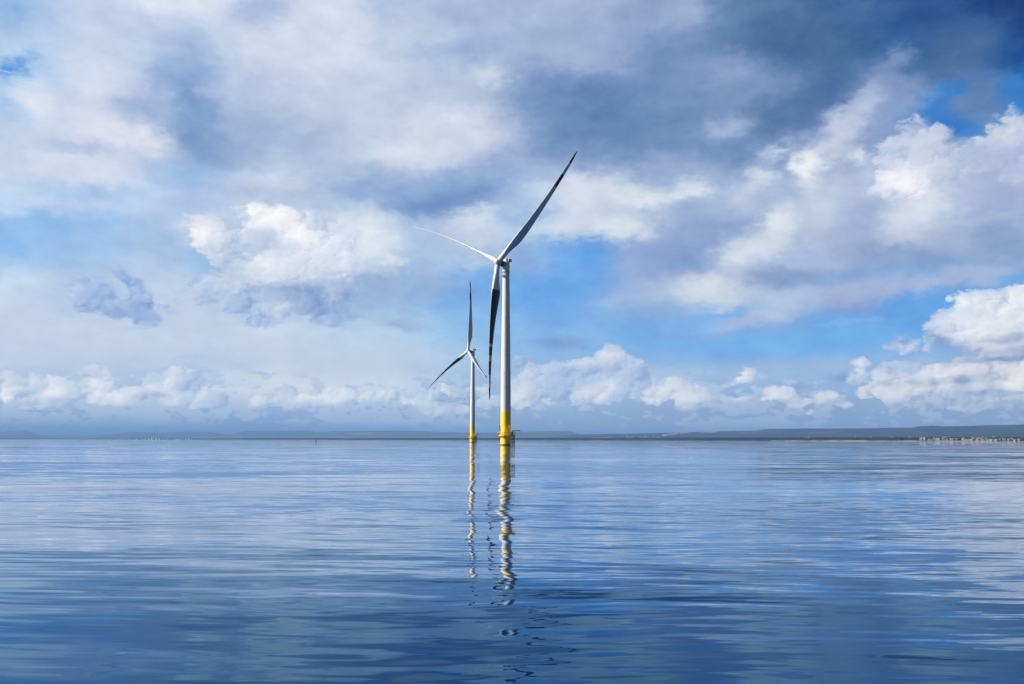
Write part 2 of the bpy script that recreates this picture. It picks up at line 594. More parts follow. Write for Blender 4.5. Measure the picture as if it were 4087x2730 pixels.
def build_sky():
    world = bpy.data.worlds.new("World")
    scene.world = world
    world.use_nodes = True
    tree = world.node_tree
    tree.nodes.clear()
    N = NT(tree)
    out = N.n('ShaderNodeOutputWorld')
    back = N.n('ShaderNodeBackground')
    back.inputs['Strength'].default_value = 0.1
    tree.links.new(back.outputs[0], out.inputs[0])
    sky = N.n('ShaderNodeTexSky', sky_type='NISHITA', sun_disc=False)
    sky.sun_elevation = SUN_EL
    sky.sun_rotation = SUN_AZ
    sky.air_density, sky.dust_density, sky.ozone_density = 1.0, 0.6, 1.5
    d = N.n('ShaderNodeTexCoord').outputs['Generated']
    x, y, z = N.sep(d)[0:3]
    az = N.m('MULTIPLY', N.m('ARCTAN2', x, y), 57.29578)
    el = N.m('MULTIPLY', N.m('ARCSINE', z), 57.29578)
    p = N.xyz(az, N.m('MULTIPLY', el, 1.7), 0.0)                 # clouds lie flat: stretched sideways
    pr = N.xyz(az, N.m('MULTIPLY', el, 1.15), 7.0)
    # ragged, torn edges: the layout is looked up through turbulence
    n1 = N.noise(p, 0.16, 5.0, 0.55)
    n2 = N.noise(p, 0.9, 5.0, 0.6)
    half = (0.5, 0.5, 0.5)
    fall = N.step(el, 0.5, 10.0, 0.22, 1.0)
    w1 = N.v('MULTIPLY', N.v('SUBTRACT', n1.outputs['Color'], half), (3.0, 1.7, 0))
    w2 = N.v('MULTIPLY', N.v('SUBTRACT', n2.outputs['Color'], half), (2.3, 1.4, 0))
    w = N.v('SCALE', N.v('ADD', w1, w2), scale=fall)
    q = N.v('ADD', N.xyz(az, el, 0.0), w)
    qs = N.sep(q)
    u = N.m('DIVIDE', N.m('ADD', qs[0], AZ_HALF), 2 * AZ_HALF, clamp=True)
    vv = N.m('DIVIDE', qs[1], EL_TOP, clamp=True)
    v3 = N.n('ShaderNodeCombineColor')
    for i in range(3):
        tree.links.new(vv, v3.inputs[i])
    v3 = v3.outputs[0]
    xs = np.linspace(0, 1, 110)
    su, sv = np.linspace(0, 1, NU), np.linspace(0, 1, NV)
    xsv = np.linspace(0, 1, 200)
    xsu = np.linspace(0, 1, 180)
    acc = [(0, 0, 0), (0, 0, 0), (0, 0, 0)]
    for r in range(RANK):
        fc = N.n('ShaderNodeFloatCurve')
        fc.mapping.use_clip = False
        k = np.abs(FU[r]).max()
        fill_curve(fc.mapping.curves[0], xsu, np.interp(xsu, su, FU[r] / k))
        fc.mapping.update()
        # a vanishing share of the sum so far keeps the terms in sequence
        ur = u if r == 0 else N.m('MULTIPLY_ADD', acc[0], 1e-9, u)
        vr = v3 if r == 0 else N.v('MULTIPLY_ADD', acc[2], (1e-9, 1e-9, 1e-9), v3)
        N.put(fc.inputs['Value'], ur)
        for g in range(3):
            rc = N.n('ShaderNodeRGBCurve')
            rc.mapping.use_clip = False
            for c in range(3):
                if g * 3 + c < 7:
                    fill_curve(rc.mapping.curves[c], xsv, np.interp(xsv, sv, FV[:, g * 3 + c, r] * k))
            rc.mapping.update()
            N.put(rc.inputs['Color'], vr if g == 0 else N.v('MULTIPLY_ADD', acc[g - 1], (1e-9, 1e-9, 1e-9), vr))
            acc[g] = N.v('MULTIPLY_ADD', rc.outputs[0], fc.outputs[0], acc[g])
    soft, heap = acc[0], acc[1]
    cover = N.m('MULTIPLY', N.sep(acc[2])[0], 2.0)

    # cauliflower heaps: fractal cells, read twice so that the side towards the sun is lighter
    def billow(vec, sc, det):
        a = N.n('ShaderNodeTexVoronoi', feature='SMOOTH_F1', voronoi_dimensions='2D', normalize=True)
        N.put(a.inputs['Vector'], vec)
        a.inputs['Scale'].default_value = sc
        a.inputs['Detail'].default_value = det
        a.inputs['Roughness'].default_value = 0.45
        a.inputs['Lacunarity'].default_value = 2.1
        a.inputs['Smoothness'].default_value = 0.25
        return a.outputs['Distance']
    pw = N.v('ADD', pr, N.v('SCALE', N.v('SUBTRACT', n2.outputs['Color'], half), scale=N.step(el, 0.0, 12.0, 0.7, 1.9)))
    h0 = N.m('POWER', billow(pw, 0.62, 4.0), 2.0)
    h1 = N.m('POWER', billow(N.v('ADD', pw, (-0.17, 0.17, 0.0)), 0.62, 4.0), 2.0)
    lit = N.m('SUBTRACT', N.m('SUBTRACT', h1, h0), 0.03)
    body = N.step(cover, -0.95, 0.1)
    cval = N.m('MULTIPLY_ADD', N.m('SUBTRACT', 0.13, h0), N.m('MULTIPLY', body, 4.2), cover)
    cval = N.m('MULTIPLY_ADD', N.m('SUBTRACT', n2.outputs[0], 0.5), N.m('MULTIPLY', body, N.step(el, 3.0, 7.0, 3.6, 2.6)), cval)
    edge = N.step(el, 2.0, 13.0, 0.26, 0.75)
    alpha = N.step(cval, N.m('MULTIPLY', edge, -1.0), edge)
    rim = N.step(cval, 0.1, 1.5, 1.0, 0.45)                      # relief is clearest near the outline
    lamp = N.m('MULTIPLY', N.m('MULTIPLY', lit, N.step(el, 4.0, 14.0, 1.2, 0.7)), rim)
    shade = N.m('MULTIPLY', N.m('SUBTRACT', n1.outputs[0], 0.5), 0.25)
    lamp = N.m('ADD', lamp, shade)
    heap2 = N.v('ADD', heap, N.v('MULTIPLY', N.xyz(lamp, lamp, lamp), (1.0, 0.86, 0.6)))
    up_ = N.step(el, 2.2, 4.2, 0.045, 0.0)
    heap2 = N.v('ADD', heap2, N.xyz(up_, up_, N.m('MULTIPLY', up_, 0.5)))
    # soft veils: streaky turbulence
    n3 = N.noise(p, 0.3, 9.0, 0.62)
    dv = N.m('MULTIPLY', N.m('SUBTRACT', n3.outputs[0], 0.5), N.step(el, 1.0, 8.0, 0.06, 0.20))
    soft2 = N.v('ADD', soft, N.xyz(dv, dv, N.m('MULTIPLY', dv, 0.7)))
    # pale far heaps in the air above the horizon
    n5 = N.noise(N.v('MULTIPLY', p, (1.0, 1.25, 1.0)), 0.8, 6.0, 0.62)
    far_h = N.m('POWER', billow(N.v('ADD', N.v('MULTIPLY', pr, (1.0, 1.25, 1.0)), N.v('SCALE', N.v('SUBTRACT', n5.outputs['Color'], half), scale=0.8)), 1.1, 3.0), 2.0)
    fc_ = N.m('ADD', N.m('MULTIPLY', N.m('SUBTRACT', 0.16, far_h), 2.0), N.m('MULTIPLY', N.m('SUBTRACT', n5.outputs[0], 0.5), 3.0))
    fc_ = N.m('ADD', fc_, N.step(N.noise(p, 0.11, 2.0, 0.5).outputs[0], 0.35, 0.65, -0.35, 0.3))
    fa = N.m('MULTIPLY', N.step(fc_, -0.02, 0.22), N.m('MULTIPLY', N.step(el, 0.3, 1.2), N.step(el, 2.7, 4.6, 1.0, 0.0)))
    fa = N.m('MULTIPLY', fa, 0.45)
    soft2 = N.mix(fa, soft2, N.v('ADD', soft2, (0.21, 0.165, 0.09)))
    col = N.mix(alpha, soft2, heap2)
    col = N.v('MULTIPLY_ADD', N.v('SUBTRACT', col, (0.66, 0.72, 0.84)), (1.16, 1.15, 1.13), (0.66, 0.72, 0.84))
    col = N.v('MAXIMUM', col, (0.02, 0.02, 0.02))
    cs = N.sep(col)
    colr = N.xyz(*[N.m('MULTIPLY', N.m('POWER', cs[i], 2.2), 5.75) for i in range(3)])
    # elsewhere, out of view: dimmed blue gaps and dark cloud added to deepen shade
    n4 = N.noise(d, 1.6, 7.0, 0.58)
    cl = N.step(n4.outputs[0], 0.30, 0.52)
    other = N.mix(cl, N.v('SCALE', sky.outputs[0], scale=0.25), (0.28, 0.42, 0.75, 1))
    win = N.m('MULTIPLY', N.step(N.m('ABSOLUTE', az), 30.5, 42.0, 1.0, 0.0), N.step(el, 28.0, 40.0, 1.0, 0.0))
    win = N.m('MULTIPLY', win, 0.97)
    fin = N.mix(win, other, colr)
    tree.links.new(fin, back.inputs['Color'])
    world.cycles.sampling_method = 'MANUAL'
    world.cycles.sample_map_resolution = 512


build_sky()


# ---------------------------------------------------------------- helpers
def principled(name, base=(0.8, 0.8, 0.8), rough=0.5, metal=0.0, spec=0.5):
    m = bpy.data.materials.new(name)
    m.use_nodes = True
    b = m.node_tree.nodes['Principled BSDF']
    b.inputs['Base Color'].default_value = (*base, 1)
    b.inputs['Roughness'].default_value = rough
    b.inputs['Metallic'].default_value = metal
    b.inputs['Specular IOR Level'].default_value = spec
    return m, NT(m.node_tree), b


def worn(name, base, rough=0.45, metal=0.0, grime=(0.25, 0.2, 0.12), amount=0.25, scale=0.6, streak=6.0):
    """Paint with faint mottling and grime running down it."""
    m, N, b = principled(name, base, rough, metal)
    co = N.n('ShaderNodeTexCoord').outputs['Object']
    st = N.v('MULTIPLY', co, (streak, streak, 0.5))
    a = N.noise(st, scale, 5.0, 0.6).outputs[0]
    c = N.noise(co, scale * 2.2, 6.0, 0.65).outputs[0]
    f = N.m('MULTIPLY', N.step(N.m('ADD', N.m('MULTIPLY', a, 0.6), N.m('MULTIPLY', c, 0.4)), 0.48, 0.75), amount)
    N.put(b.inputs['Base Color'], N.mix(f, (*base, 1), (*grime, 1)))
    N.put(b.inputs['Roughness'], N.step(c, 0.3, 0.7, rough - 0.08, rough + 0.1))
    return m


class MB:
    """Gathers shapes and links them as one mesh object."""
    def __init__(self):
        self.bm = bmesh.new()
        self.smooth = False

    def box(self, c, s, rot=None):
        r = bmesh.ops.create_cube(self.bm, size=1.0)
        mt = Matrix.Translation(c) @ (rot.to_4x4() if rot is not None else Matrix.Identity(4)) @ Matrix.Diagonal((*s, 1))
        bmesh.ops.transform(self.bm, matrix=mt, verts=r['verts'])
        return self

    def lathe(self, prof, seg=48, axis=None, origin=(0, 0, 0), close=True):
        """prof: list of (radius, height) revolved about +Z, then turned so that Z points along axis."""
        rot = Vector((0, 0, 1)).rotation_difference(Vector(axis)).to_matrix() if axis is not None else Matrix.Identity(3)
        o = Vector(origin)
        rings = []
        for rad, h in prof:
            rings.append([self.bm.verts.new(o + rot @ Vector((rad * math.cos(2 * math.pi * i / seg), rad * math.sin(2 * math.pi * i / seg), h))) for i in range(seg)])
        for a, b in zip(rings, rings[1:]):
            for i in range(seg):
                j = (i + 1) % seg
                self.bm.faces.new((a[i], a[j], b[j], b[i]))
        if close:
            self.bm.faces.new(list(reversed(rings[0])))
            self.bm.faces.new(rings[-1])
        return self

    def tube(self, pts, r, seg=10):
        pts = [Vector(p) for p in pts]
        rings = []
        n = len(pts)
        up = None
        for i, p in enumerate(pts):
            d = (pts[min(i + 1, n - 1)] - pts[max(i - 1, 0)]).normalized()
            if up is None:
                up = d.orthogonal().normalized()
            up = (up - d * up.dot(d)).normalized()
            sd = d.cross(up)
            rr = r[i] if isinstance(r, (list, tuple)) else r
            rings.append([self.bm.verts.new(p + (up * math.cos(2 * math.pi * k / seg) + sd * math.sin(2 * math.pi * k / seg)) * rr) for k in range(seg)])
        for a, b in zip(rings, rings[1:]):
            for k in range(seg):
                j = (k + 1) % seg
                self.bm.faces.new((a[k], a[j], b[j], b[k]))
        self.bm.faces.new(list(reversed(rings[0])))
        self.bm.faces.new(rings[-1])
        return self

    def loft(self, rings, cap=True):
        vs = [[self.bm.verts.new(p) for p in r] for r in rings]
        n = len(vs[0])
        for a, b in zip(vs, vs[1:]):
            for k in range(n):
                j = (k + 1) % n
                self.bm.faces.new((a[k], a[j], b[j], b[k]))
        if cap:
            self.bm.faces.new(list(reversed(vs[0])))
            self.bm.faces.new(vs[-1])
        return self

    def build(self, name, mat, parent=None, loc=None, smooth=None, angle=None, bevel=0.0):
        if bevel:
            bmesh.ops.bevel(self.bm, geom=[e for e in self.bm.edges if e.calc_face_angle(0) > 0.6], offset=bevel, segments=2, affect='EDGES', profile=0.6)
        bmesh.ops.recalc_face_normals(self.bm, faces=self.bm.faces)
        me = bpy.data.meshes.new(name)
        self.bm.to_mesh(me)
        self.bm.free()
        if smooth:
            for p in me.polygons:
                p.use_smooth = True
            if angle is not None:
                me.set_sharp_from_angle(angle=angle)
        mats = mat if isinstance(mat, (list, tuple)) else [mat]
        for m in mats:
            me.materials.append(m)
        o = bpy.data.objects.new(name, me)
        COL.objects.link(o)
        if parent is not None:
            o.parent = parent
        if loc is not None:
            o.location = loc
        return o


def tag(o, label=None, cat=None, group=None, kind=None):
    for k, v in (('label', label), ('category', cat), ('group', group), ('kind', kind)):
        if v:
            o[k] = v
    return o


def empty(name, loc, rz=0.0):
    o = bpy.data.objects.new(name, None)
    o.empty_display_size = 1.0
    COL.objects.link(o)
    o.location = loc
    o.rotation_euler = (0, 0, rz)
    return o


def copy_tree(o, parent=None):
    c = o.copy()
    COL.objects.link(c)
    c.parent = parent
    for ch in list(o.children):
        copy_tree(ch, c)
    return c


def hor(px, d):
    """Ground point at distance d in the direction that the frame's column px (0..4087) looks."""
    a = math.atan((px - 2043.5) / FOC * math.cos(PITCH))
    return Vector((d * math.sin(a), d * math.cos(a), 0.0))


# ---------------------------------------------------------------- sea
def build_sea():
    m = bpy.data.materials.new("sea_water")
    m.use_nodes = True
    tr = m.node_tree
    tr.nodes.clear()
    N = NT(tr)
    out = N.n('ShaderNodeOutputMaterial')
    geo = N.n('ShaderNodeNewGeometry')
    co = N.n('ShaderNodeTexCoord').outputs['Object']
    wx = N.noise(co, 0.06, 2.0, 0.5)
    warp = N.v('MULTIPLY', N.v('SUBTRACT', wx.outputs['Color'], (0.5, 0.5, 0.5)), (6.0, 3.0, 0))
    base = N.v('ADD', co, warp)
    patch = N.step(N.noise(N.v('MULTIPLY', co, (0.35, 1.0, 1.0)), 0.045, 3.0, 0.55).outputs[0], 0.38, 0.62, 0.4, 1.4)
    tot = None
    for lam, sy, sx, stretch, det, turn in SWELL:
        rot = N.n('ShaderNodeVectorRotate', rotation_type='Z_AXIS')
        N.put(rot.inputs['Vector'], base)
        rot.inputs['Angle'].default_value = turn
        v = N.v('MULTIPLY', rot.outputs[0], (1 / (lam * stretch), 1 / lam, 1.0))
        nz = N.noise(N.v('ADD', v, (lam * 3.1, 0, lam)), 1.0, det, 0.5).outputs['Color']
        t = N.v('MULTIPLY', N.v('SUBTRACT', nz, (0.5, 0.5, 0.5)), (sx / 0.12, sy / 0.12, 0.0))
        if lam < 1.5:
            t = N.v('SCALE', t, scale=patch)
        tot = t if tot is None else N.v('ADD', tot, t)
    nrm = N.v('NORMALIZE', N.v('ADD', geo.outputs['Normal'], tot))
    # reflectance against the cosine of the angle of view, shaped by hand; steep reflections are dimmed and tinted blue in the gloss colour
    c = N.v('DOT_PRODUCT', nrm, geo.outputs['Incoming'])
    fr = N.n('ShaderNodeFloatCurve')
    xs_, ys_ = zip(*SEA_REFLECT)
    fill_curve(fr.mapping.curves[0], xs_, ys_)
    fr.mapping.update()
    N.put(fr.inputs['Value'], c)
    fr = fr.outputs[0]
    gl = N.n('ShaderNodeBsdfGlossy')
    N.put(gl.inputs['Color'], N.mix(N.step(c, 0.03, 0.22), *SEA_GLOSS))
    gl.inputs['Roughness'].default_value = 0.015
    N.put(gl.inputs['Normal'], nrm)
    df = N.n('ShaderNodeBsdfDiffuse')
    df.inputs['Color'].default_value = SEA_BODY
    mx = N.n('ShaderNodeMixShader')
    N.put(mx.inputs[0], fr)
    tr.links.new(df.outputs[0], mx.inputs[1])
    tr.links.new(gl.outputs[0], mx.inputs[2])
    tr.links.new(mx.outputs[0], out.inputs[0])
    mb = MB()
    xs = [-48000, -6000, -900, -120, 120, 900, 6000, 48000]
    ys = [-3000, -300, -10, 60, 300, 1200, 5000, 15000, 52000]
    vs = [[mb.bm.verts.new((x, y, 0)) for x in xs] for y in ys]
    for j in range(len(ys) - 1):
        for i in range(len(xs) - 1):
            mb.bm.faces.new((vs[j][i], vs[j][i + 1], vs[j + 1][i + 1], vs[j + 1][i]))
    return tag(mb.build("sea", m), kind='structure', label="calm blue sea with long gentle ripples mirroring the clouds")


# wavelength, slope along the view, slope across, crest length / wavelength, octaves, turn
SWELL = [(26.0, 0.009, 0.007, 2.4, 1.0, 0.15), (8.0, 0.011, 0.010, 2.8, 1.0, -0.12), (2.6, 0.012, 0.010, 3.6, 1.0, 0.08),
         (0.9, 0.016, 0.007, 5.5, 1.0, -0.06), (0.3, 0.025, 0.004, 7.0, 1.0, 0.04), (0.12, 0.012, 0.003, 6.0, 1.0, -0.03)]
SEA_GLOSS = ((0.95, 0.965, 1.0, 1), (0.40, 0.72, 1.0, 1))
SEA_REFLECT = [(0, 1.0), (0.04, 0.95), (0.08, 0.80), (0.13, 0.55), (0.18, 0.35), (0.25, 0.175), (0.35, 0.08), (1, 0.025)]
SEA_BODY = (0.0004, 0.013, 0.060, 1)
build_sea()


# ---------------------------------------------------------------- land
def interp(tab, x):
    return float(np.interp(x, [p[0] for p in tab], [p[1] for p in tab]))


rng = random.Random(7)
_ph = [(rng.uniform(0, 6.28), rng.uniform(0, 6.28)) for _ in range(12)]


def wob(x, seed=0.0):
    """Smooth pseudo-noise of one variable, about -1..1."""
    return sum(math.sin(x * f + _ph[i][0] + seed * (1.3 + i)) * a for i, (f, a) in enumerate(
        ((1.0, .4), (2.3, .28), (4.7, .18), (9.1, .1), (17.3, .06))))


COAST = [(-900, 24000), (0, 17500), (500, 14500), (900, 11500), (1300, 9800), (2000, 7600), (2400, 6400), (2800, 5400), (3400, 4700), (4087, 4300), (5000, 4100)]


def coast(px):
    return interp(COAST, px) * (1 + 0.006 * wob(px / 90.0))


def sheet_mesh(name, mat, rows, kind='structure', label=None):
    """rows: list of rows of points -> one grid mesh."""
    mb = MB()
    vs = [[mb.bm.verts.new(p) for p in r] for r in rows]
    for a, b in zip(vs, vs[1:]):
        for i in range(len(a) - 1):
            mb.bm.faces.new((a[i], a[i + 1], b[i + 1], b[i]))
    o = mb.build(name, mat, smooth=True)
    return tag(o, kind=kind, label=label)


def land_material(name, dark, light, field, cell, amount):
    m, N, b = principled(name, dark, 0.9, spec=0.1)
    co = N.n('ShaderNodeTexCoord').outputs['Object']
    a = N.noise(co, cell * 0.7, 6.0, 0.6).outputs[0]
    vor = N.n('ShaderNodeTexVoronoi', voronoi_dimensions='2D')
    N.put(vor.inputs['Vector'], N.v('MULTIPLY', N.v('ADD', co, N.v('SCALE', N.noise(co, cell, 3.0).outputs['Color'], scale=0.8 / cell)), (0.55, 1, 1)))
    vor.inputs['Scale'].default_value = cell
    pick = N.step(N.sep(vor.outputs['Color'])[0], 1 - amount, 1 - amount + 0.02)
    c = N.mix(N.step(a, 0.4, 0.65), (*dark, 1), (*light, 1))
    c = N.mix(N.m('MULTIPLY', pick, 0.75), c, (*field, 1))
    N.put(b.inputs['Base Color'], c)
    return m


# beach and dune strip
sand_m, Ns, bs = principled("beach_sand", (0.42, 0.33, 0.22), 0.95, spec=0.1)
cs_ = Ns.n('ShaderNodeTexCoord').outputs['Object']
Ns.put(bs.inputs['Base Color'], Ns.mix(Ns.step(Ns.noise(cs_, 0.01, 5.0).outputs[0], 0.4, 0.6), (0.3, 0.22, 0.14, 1), (0.10, 0.08, 0.045, 1)))
px_fine = [3080 + i * 12 for i in range(int((4900 - 3080) / 12))]
sheet_mesh("beach", sand_m, [[hor(p, coast(p)) + Vector((0, 0, -0.3)) for p in px_fine],
                             [hor(p, coast(p) + 25) + Vector((0, 0, 2.2 + 0.5 * wob(p / 20.0))) for p in px_fine],
                             [hor(p, coast(p) + 70) + Vector((0, 0, 3.4 + 1.0 * wob(p / 13.0))) for p in px_fine],
                             [hor(p, coast(p) + 160) + Vector((0, 0, 3.0)) for p in px_fine]],
           label="thin strip of pale sand along the wooded shore")

plain_m = land_material("plain_ground", (0.05, 0.062, 0.03), (0.085, 0.09, 0.05), (0.4, 0.34, 0.24), 0.0035, 0.12)
FOOT = [(-900, 30000), (0, 26000), (700, 20000), (1400, 16500), (2000, 14500), (2600, 12000), (3300, 10000), (4087, 9000), (5000, 8600)]
px_mid = [-900 + i * 25 for i in range(237)]
rows = [[hor(p, coast(p) + (0 if p < 3080 else 150)) + Vector((0, 0, 0.4)) for p in px_mid]]
for t in (0.05, 0.2, 0.4, 0.6, 0.8, 1.0, 1.08):
    rows.append([hor(p, coast(p) + 160 + (interp(FOOT, p) - coast(p)) * t) + Vector((0, 0, 2 + 26 * t * t + 2.0 * t * wob(p / 60.0, t))) for p in px_mid])
sheet_mesh("coastal_plain", plain_m, rows, label="flat farmland behind the shore")


# hills: (column, row of the skyline in the frame) and distance
SKY_ROW = 1756.5
RIDGE_FAR_LEFT = [(-900, 1745), (-300, 1741), (0, 1734), (36, 1728), (65, 1729), (86, 1725.5), (104, 1727.5), (125, 1733), (167, 1744), (300, 1745), (390, 1743), (447, 1736), (520, 1731), (560, 1730), (640, 1732), (720, 1729), (800, 1727.5), (850, 1730), (905, 1737), (940, 1733), (975, 1724), (1060, 1724), (1200, 1722), (1235, 1722), (1252, 1728), (1280, 1728), (1330, 1724), (1400, 1722.5), (1610, 1721.5), (1700, 1723.5), (1800, 1727), (1900, 1729), (2000, 1727), (2100, 1724.5), (2200, 1722), (2270, 1721.6), (2285, 1725), (2310, 1732), (2400, 1752), (2600, 1756)]
RIDGE_RIGHT = [(2060, 1757), (2200, 1745), (2300, 1735), (2400, 1732.5), (2520, 1731), (2640, 1728.5), (2740, 1725.5), (2800, 1724), (2920, 1721.5), (3020, 1719), (3062, 1713.5), (3215, 1711.5), (3310, 1712.5), (3500, 1710.5), (3640, 1709.5), (3672, 1704.5), (3725, 1703), (3775, 1704.8), (3870, 1704.5), (3940, 1702), (4087, 1700), (4400, 1697), (5000, 1702)]


class Ridge:
    def __init__(self, prof, foot, crest, base, rough, seed, tip=None):
        self.prof, self.foot, self.crest, self.base, self.rough, self.seed = prof, foot, crest, base, rough, seed

    def point(self, px, t):
        d0, d1 = interp(self.foot, px), interp(self.crest, px)
        d = d0 + (d1 - d0) * t
        top = CAM_H + (SKY_ROW - interp(self.prof, px)) / FOC * d1
        if t <= 1:
            k = t * t * (3 - 2 * t) if t < 1 else 1.0
            k = 0.55 * k + 0.45 * t ** 1.6
        else:
            k = max(0.0, 1 - (t - 1) * 1.6)
        z = self.base + (top - self.base) * k
        z += self.rough * (wob(px / 21.0, self.seed + t * 2.1) * 0.5 + wob(px / 6.0, self.seed + t * 5)) * 4 * t * (1.0 if t > 1 else (1.12 - t))
        return hor(px, d) + Vector((0, 0, max(z, -4.0)))

    def build(self, name, mat, x0, x1, step, label):
        cols = np.arange(x0, x1 + 0.1, step)
        return sheet_mesh(name, mat, [[self.point(float(p), t) for p in cols] for t in (0, .12, .25, .38, .5, .62, .72, .82, .9, .96, 1.0, 1.06, 1.3, 1.62)], label=label)


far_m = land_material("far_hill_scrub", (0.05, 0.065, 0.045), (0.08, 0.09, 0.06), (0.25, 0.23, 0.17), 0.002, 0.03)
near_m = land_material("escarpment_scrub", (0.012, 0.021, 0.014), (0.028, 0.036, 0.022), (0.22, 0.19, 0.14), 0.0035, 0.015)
far_ridge = Ridge(RIDGE_FAR_LEFT, [(-900, 31000), (0, 27000), (1000, 24000), (2000, 19000), (2700, 17000)], [(-900, 38000), (0, 36000), (1000, 31000), (2000, 24000), (2700, 22000)], 18.0, 4.0, 1.0)
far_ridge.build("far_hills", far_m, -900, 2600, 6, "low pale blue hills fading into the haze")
right_ridge = Ridge(RIDGE_RIGHT, [(2000, 14400), (2600, 12000), (3300, 10000), (4087, 9000), (5000, 8600)], [(2000, 18500), (2700, 16500), (3300, 14500), (4087, 13000), (5000, 12500)], 24.0, 3.0, 2.0)
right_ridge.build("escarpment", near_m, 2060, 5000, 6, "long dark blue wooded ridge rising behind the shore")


# ---------------------------------------------------------------- coastal wood: one mass of tree crowns
def build_wood():
    m, N, b = principled("pine_wood", (0.02, 0.032, 0.014), 0.9, spec=0.15)
    co = N.n('ShaderNodeTexCoord').outputs['Object']
    N.put(b.inputs['Base Color'], N.mix(N.step(N.noise(co, 0.03, 6.0, 0.65).outputs[0], 0.38, 0.64), (0.004, 0.008, 0.007, 1), (0.013, 0.019, 0.014, 1)))
    r = random.Random(3)
    rows = []
    cols = []
    x = -900.0
    while x < 4900:
        cols.append(x)
        x += 5.0 if x < 1500 else 3.4
    tops = {}
    def height(p):
        hgt = interp([(-900, 9), (0, 9), (480, 6), (700, 9), (900, 14), (1500, 16), (2100, 17.5), (2700, 18), (3400, 18), (3700, 17.5), (4087, 17), (4900, 17)], p)
        return hgt + 1.3 * wob(p / 40.0, 4.0)
    offs = [(30, 0.0), (36, 0.5), (60, 0.86), (120, 0.97), (220, 1.0), (340, 1.02), (420, 0.3)]
    for k, (dd, f) in enumerate(offs):
        row = []
        for p in cols:
            set_in = 60 if p > 3600 and k < 3 else 0
            set_in += 75 * max(0.0, min(1.0, (p - 3080) / 200.0))
            z = height(p) * f
            if 0.4 < f < 1.1:
                z += r.uniform(-1.5, 1.1) * (0.5 + f * 0.5)
            row.append(hor(p + r.uniform(-1.2, 1.2), coast(p) + dd + set_in + r.uniform(-4, 4)) + Vector((0, 0, max(z, 0.3))))
        rows.append(row)
    sheet_mesh("coastal_wood", m, rows, kind='stuff', label="dark band of pine wood along the whole shore")


build_wood()


# ---------------------------------------------------------------- buildings on the shore and the slopes
def window_material(name, wall, glass=(0.05, 0.06, 0.08), floor=3.1, bay=3.6):
    m, N, b = principled(name, wall, 0.8)
    co = N.n('ShaderNodeTexCoord').outputs['Object']
    x, y, z = N.sep(co)[0:3]
    hx = N.m('ADD', x, y)
    fx = N.m('FRACT', N.m('DIVIDE', hx, bay))
    fz = N.m('FRACT', N.m('DIVIDE', z, floor))
    a = N.m('MULTIPLY', N.m('GREATER_THAN', fx, 0.35), N.m('LESS_THAN', fx, 0.75))
    c = N.m('MULTIPLY', N.m('GREATER_THAN', fz, 0.3), N.m('LESS_THAN', fz, 0.8))
    N.put(b.inputs['Base Color'], N.mix(N.m('MULTIPLY', a, c), (*wall, 1), (*glass, 1)))
    return m


wall_mats = [window_material("cream_render", (0.16, 0.13, 0.11)), window_material("white_render", (0.22, 0.20, 0.185)),
             window_material("ochre_render", (0.13, 0.09, 0.065)), window_material("grey_render", (0.10, 0.10, 0.10))]
roof_m = worn("clay_tiles", (0.18, 0.09, 0.05), 0.85, amount=0.4)
flat_m = worn("flat_roofing", (0.22, 0.19, 0.17), 0.9, amount=0.3)


def house(kind, loc, w, d, h, turn, mat, label, group, pitched=False, name="building"):
    o = empty(name, loc, turn)
    tag(o, label, kind, group)
    wb = MB()
    wb.box((0, 0, h / 2 - 1.0), (w, d, h + 2.0))
    # a recessed upper storey or stair head gives the block an outline of its own
    wb.build("wall", mat, o)
    rf = MB()
    if pitched:
        e = 0.5
        a = [(-w / 2 - e, -d / 2 - e, h), (w / 2 + e, -d / 2 - e, h), (w / 2 + e, d / 2 + e, h), (-w / 2 - e, d / 2 + e, h)]
        vs = [rf.bm.verts.new(p) for p in a] + [rf.bm.verts.new((-w / 2 + d * 0.3, 0, h + d * 0.24)), rf.bm.verts.new((w / 2 - d * 0.3, 0, h + d * 0.24))]
        for f in ((0, 1, 5, 4), (1, 2, 5), (2, 3, 4, 5), (3, 0, 4), (3, 2, 1, 0)):
            rf.bm.faces.new([vs[i] for i in f])
        rf.build("roof", roof_m, o)
    else:
        rf.box((0, 0, h + 0.35), (w + 0.4, d + 0.4, 0.7))
        rf.box((w * 0.2, 0.1 * d, h + 1.6), (min(4.5, w * 0.3), min(4, d * 0.4), 1.9))
        rf.build("roof", flat_m, o)
    return o


r = random.Random(21)
